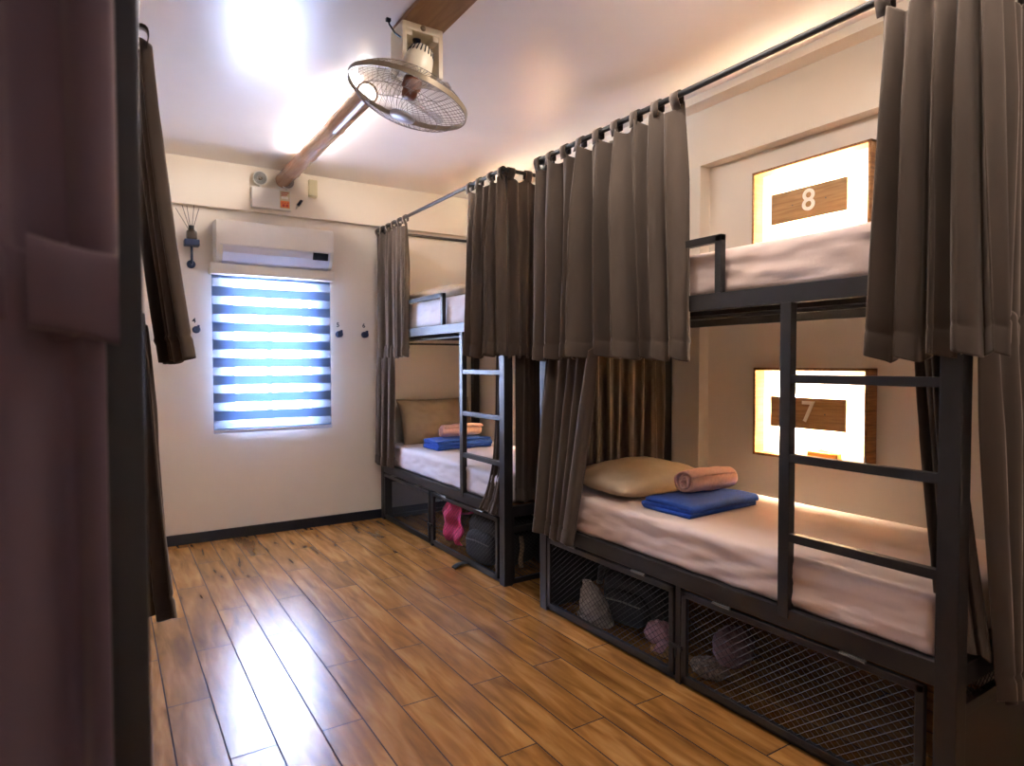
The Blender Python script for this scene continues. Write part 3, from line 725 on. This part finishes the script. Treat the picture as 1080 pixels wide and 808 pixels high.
def cbf(u, v):
    q = u*2*PI; z = v*.2; r = .085*(1-.75*v**2.2)*(1+.18*noise.noise(Vector((math.cos(q)*3, math.sin(q)*3, v*9))))
    return Vector((r*math.cos(q)*.8, r*math.sin(q)*1.25+.06*v*v, .004+z))
cb.grid(cbf, 30, 18, wrapu=True)
pb = thing('plastic_bag', 'crinkled clear plastic bag standing against the near cage mesh', 'bag', (2.13, 2.56, 0), .1)
cb.build('film', M['clear'], pb)
blob(MB(), (0, 0, .05), (.05, .075, .046), 8, 2.4, .2).build('contents', M['pattern'], pb, smooth=True)
one('cardboard_box', MB().box((-.06, -.07, 0), (.06, .07, .11), .003).box((-.062, -.012, .1), (.062, .012, .1115)), M['card'],
    'brown cardboard box at the back of the near cage', 'box', (2.34, 2.74, 0))
hd = thing('hair_dryer', 'grey curved hair dryer resting on the backpack in the near cage', 'hair dryer', (2.2, 2.52, .2))
MB().tube([(0, .09, .0), (0, .075, .06), (0, .03, .1), (0, -.03, .11), (.02, -.09, .09)], [.016, .02, .024, .03, .03], 12).build('body', M['black'], hd, smooth=True)
MB().tube([(0, .095, -.02), (0, .09, .0)], .017, 12).build('end_cap', M['steel'], hd, smooth=True)
pk = thing('cloth_bundle', 'dusty rose cloth bundle with a knotted tip in the near cage', 'cloth', (2.22, 2.16, 0))
blob(MB(), (0, .03, .055), (.06, .08, .052), 4, 2.2, .2, 3).build('bundle', M['rose'], pk, smooth=True)
MB().tube([(0, -.03, .07), (.0, -.07, .12), (.0, -.1, .17)], [.014, .03, .006], 10).build('knot', M['mauve'], pk, smooth=True)
sd = thing('sandal', 'tan sandal with a pale strap lying by the near cage divider', 'sandal', (2.17, 2.06, 0), .25)
def sole(u, v):
    q = u*2*PI; w = .038*(1+.25*math.sin(q)); return Vector((w*math.cos(q)*(1 if v < .99 else .98), .115*math.sin(q), .004+.022*v))
ms = MB().grid(sole, 28, 4, wrapu=True); ms.f += [tuple(range(27, -1, -1)), tuple(range(28*4, 28*5))]; ms.mi += [0, 0]
ms.build('sole', M['sole'], sd, smooth=True, auto=True)
MB().grid(lambda u, v: Vector((.042*math.cos(u*PI), .03+.05*v-.02*math.sin(u*PI), .02+.045*math.sin(u*PI))), 14, 4).build('strap', M['rose'], sd, smooth=True, solid=.004)
one('fleece_bag', blob(MB(), (0, 0, .085), (.09, .075, .085), 12, 2.3, .1, 3), M['mauve'], 'mauve round fleece bag behind the second near cage door', 'bag', (2.25, 1.79, .05), None, smooth=True)
one('cloth_heap', blob(MB(), (0, 0, .036), (.06, .08, .04), 15, 2.2, .22, 4), M['pattern'], 'speckled cloth heap on the floor under the mauve bag', 'cloth', (2.17, 1.85, 0), None, smooth=True)
mg = thing('swimsuit', 'magenta mesh cloth hanging inside the corner bunk cage', 'cloth', (2.06, 4.05, .04))
def mgf(u, v):
    w = .11+.10*math.sin(PI*min(1, v*1.1))*.9; x = .02*math.sin(u*9+v*4)+.012*math.sin(v*13)
    return Vector((x, (.5-u)*2*w-.03*v+.05*(1-v)*(u-.5)+.02, .32-.28*v+.03*abs(u-.5)*(1-v)))
MB().grid(mgf, 24, 22).build('cloth', M['magenta'], mg, smooth=True, solid=.004)
MB().tube([(.03, -.06, .25), (.04, -.16, .27), (.05, -.24, .30)], .008, 8).build('strap', M['magenta'], mg, smooth=True)
one('bag_strap', MB().grid(lambda u, v: Vector((-.16*u+.05, .05*(v-.5)+.03*math.sin(u*3), .006+.012*math.sin(u*PI))), 14, 3), M['black'],
    'black strap end poking out under the corner bunk cage door', 'strap', (2.01, 3.73, 0), None, smooth=True, solid=.006)
one('cord', MB().tube([(0, 0, .006), (.005, -.02, .03), (.01, .01, .07), (.012, -.01, .1), (.03, -.02, .11)], .004, 6), M['beige'],
    'pale cord inside the corner bunk cage beside its end post', 'cord', (2.045, 3.45, 0), None, smooth=True)
one('webbing_strap', MB().grid(lambda u, v: Vector((.03*(v-.5), .01*math.sin(u*7), .02+.2*u)), 14, 3), M['beige'],
    'beige webbing strap hanging in the gap end of the corner cage', 'strap', (2.17, 3.33, .05), None, smooth=True, solid=.004)
one('duffel_bag', blob(MB(), (0, 0, .1), (.17, .12, .1), 21, 2.8, .08), M['black'], 'black duffel bag at the gap end of the corner cage', 'bag', (2.55, 3.46, 0), None, smooth=True)

# ------------------------------------------------------------------ light
def area(name, loc, size, power, col, rot=(0, 0, 0), sy=None):
    l = bpy.data.lights.new(name, 'AREA'); l.energy = power; l.color = col; l.size = size
    if sy: l.shape = 'RECTANGLE'; l.size_y = sy
    o = bpy.data.objects.new(name, l); C.objects.link(o); o.location = loc; o.rotation_euler = rot; return o
area('added_fill_down', (1.5, 1.95, 2.84), .35, 6, (1, .9, .82))  # added fill from overhead, out of view, with no fixture of its own
area('added_ceiling_fill', (1.7, .75, 2.72), .1, 20, (1, .93, .86), (PI, 0, 0), 1.7)  # added fill aimed upwards to brighten the ceiling, no lamp hangs here
area('added_rear_fill', (.5, -1.0, 2.8), .4, 2.0, (1, .84, .95))  # added weak fill behind the camera, lifts the near left curtains
w = bpy.data.worlds.new('World'); bpy.context.scene.world = w; w.use_nodes = True
w.node_tree.nodes['Background'].inputs[0].default_value = (.5, .6, .8, 1); w.node_tree.nodes['Background'].inputs[1].default_value = .3

# ------------------------------------------------------------------ camera
cd = bpy.data.cameras.new('camera'); cam = bpy.data.objects.new('camera', cd); C.objects.link(cam)
cd.sensor_width = 36; cd.sensor_fit = 'HORIZONTAL'; cd.lens = 676.67/1080*36; cd.clip_start = .02
bz = -dv
cam.matrix_world = Matrix(((r2.x, u2.x, bz.x, 0), (r2.y, u2.y, bz.y, 0), (r2.z, u2.z, bz.z, 1.35), (0, 0, 0, 1)))
cd.dof.use_dof = True; cd.dof.focus_distance = 3.2; cd.dof.aperture_fstop = 3.2
sc = bpy.context.scene; sc.camera = cam
sc.view_settings.view_transform = 'Standard'; sc.view_settings.look = 'None'; sc.view_settings.gamma = 1
sc.view_settings.use_curve_mapping = False; sc.view_settings.exposure = 1.15
sc.cycles.max_bounces = 8; sc.cycles.diffuse_bounces = 5; sc.cycles.transparent_max_bounces = 12
sc.cycles.use_denoising = True; sc.cycles.sample_clamp_indirect = 12
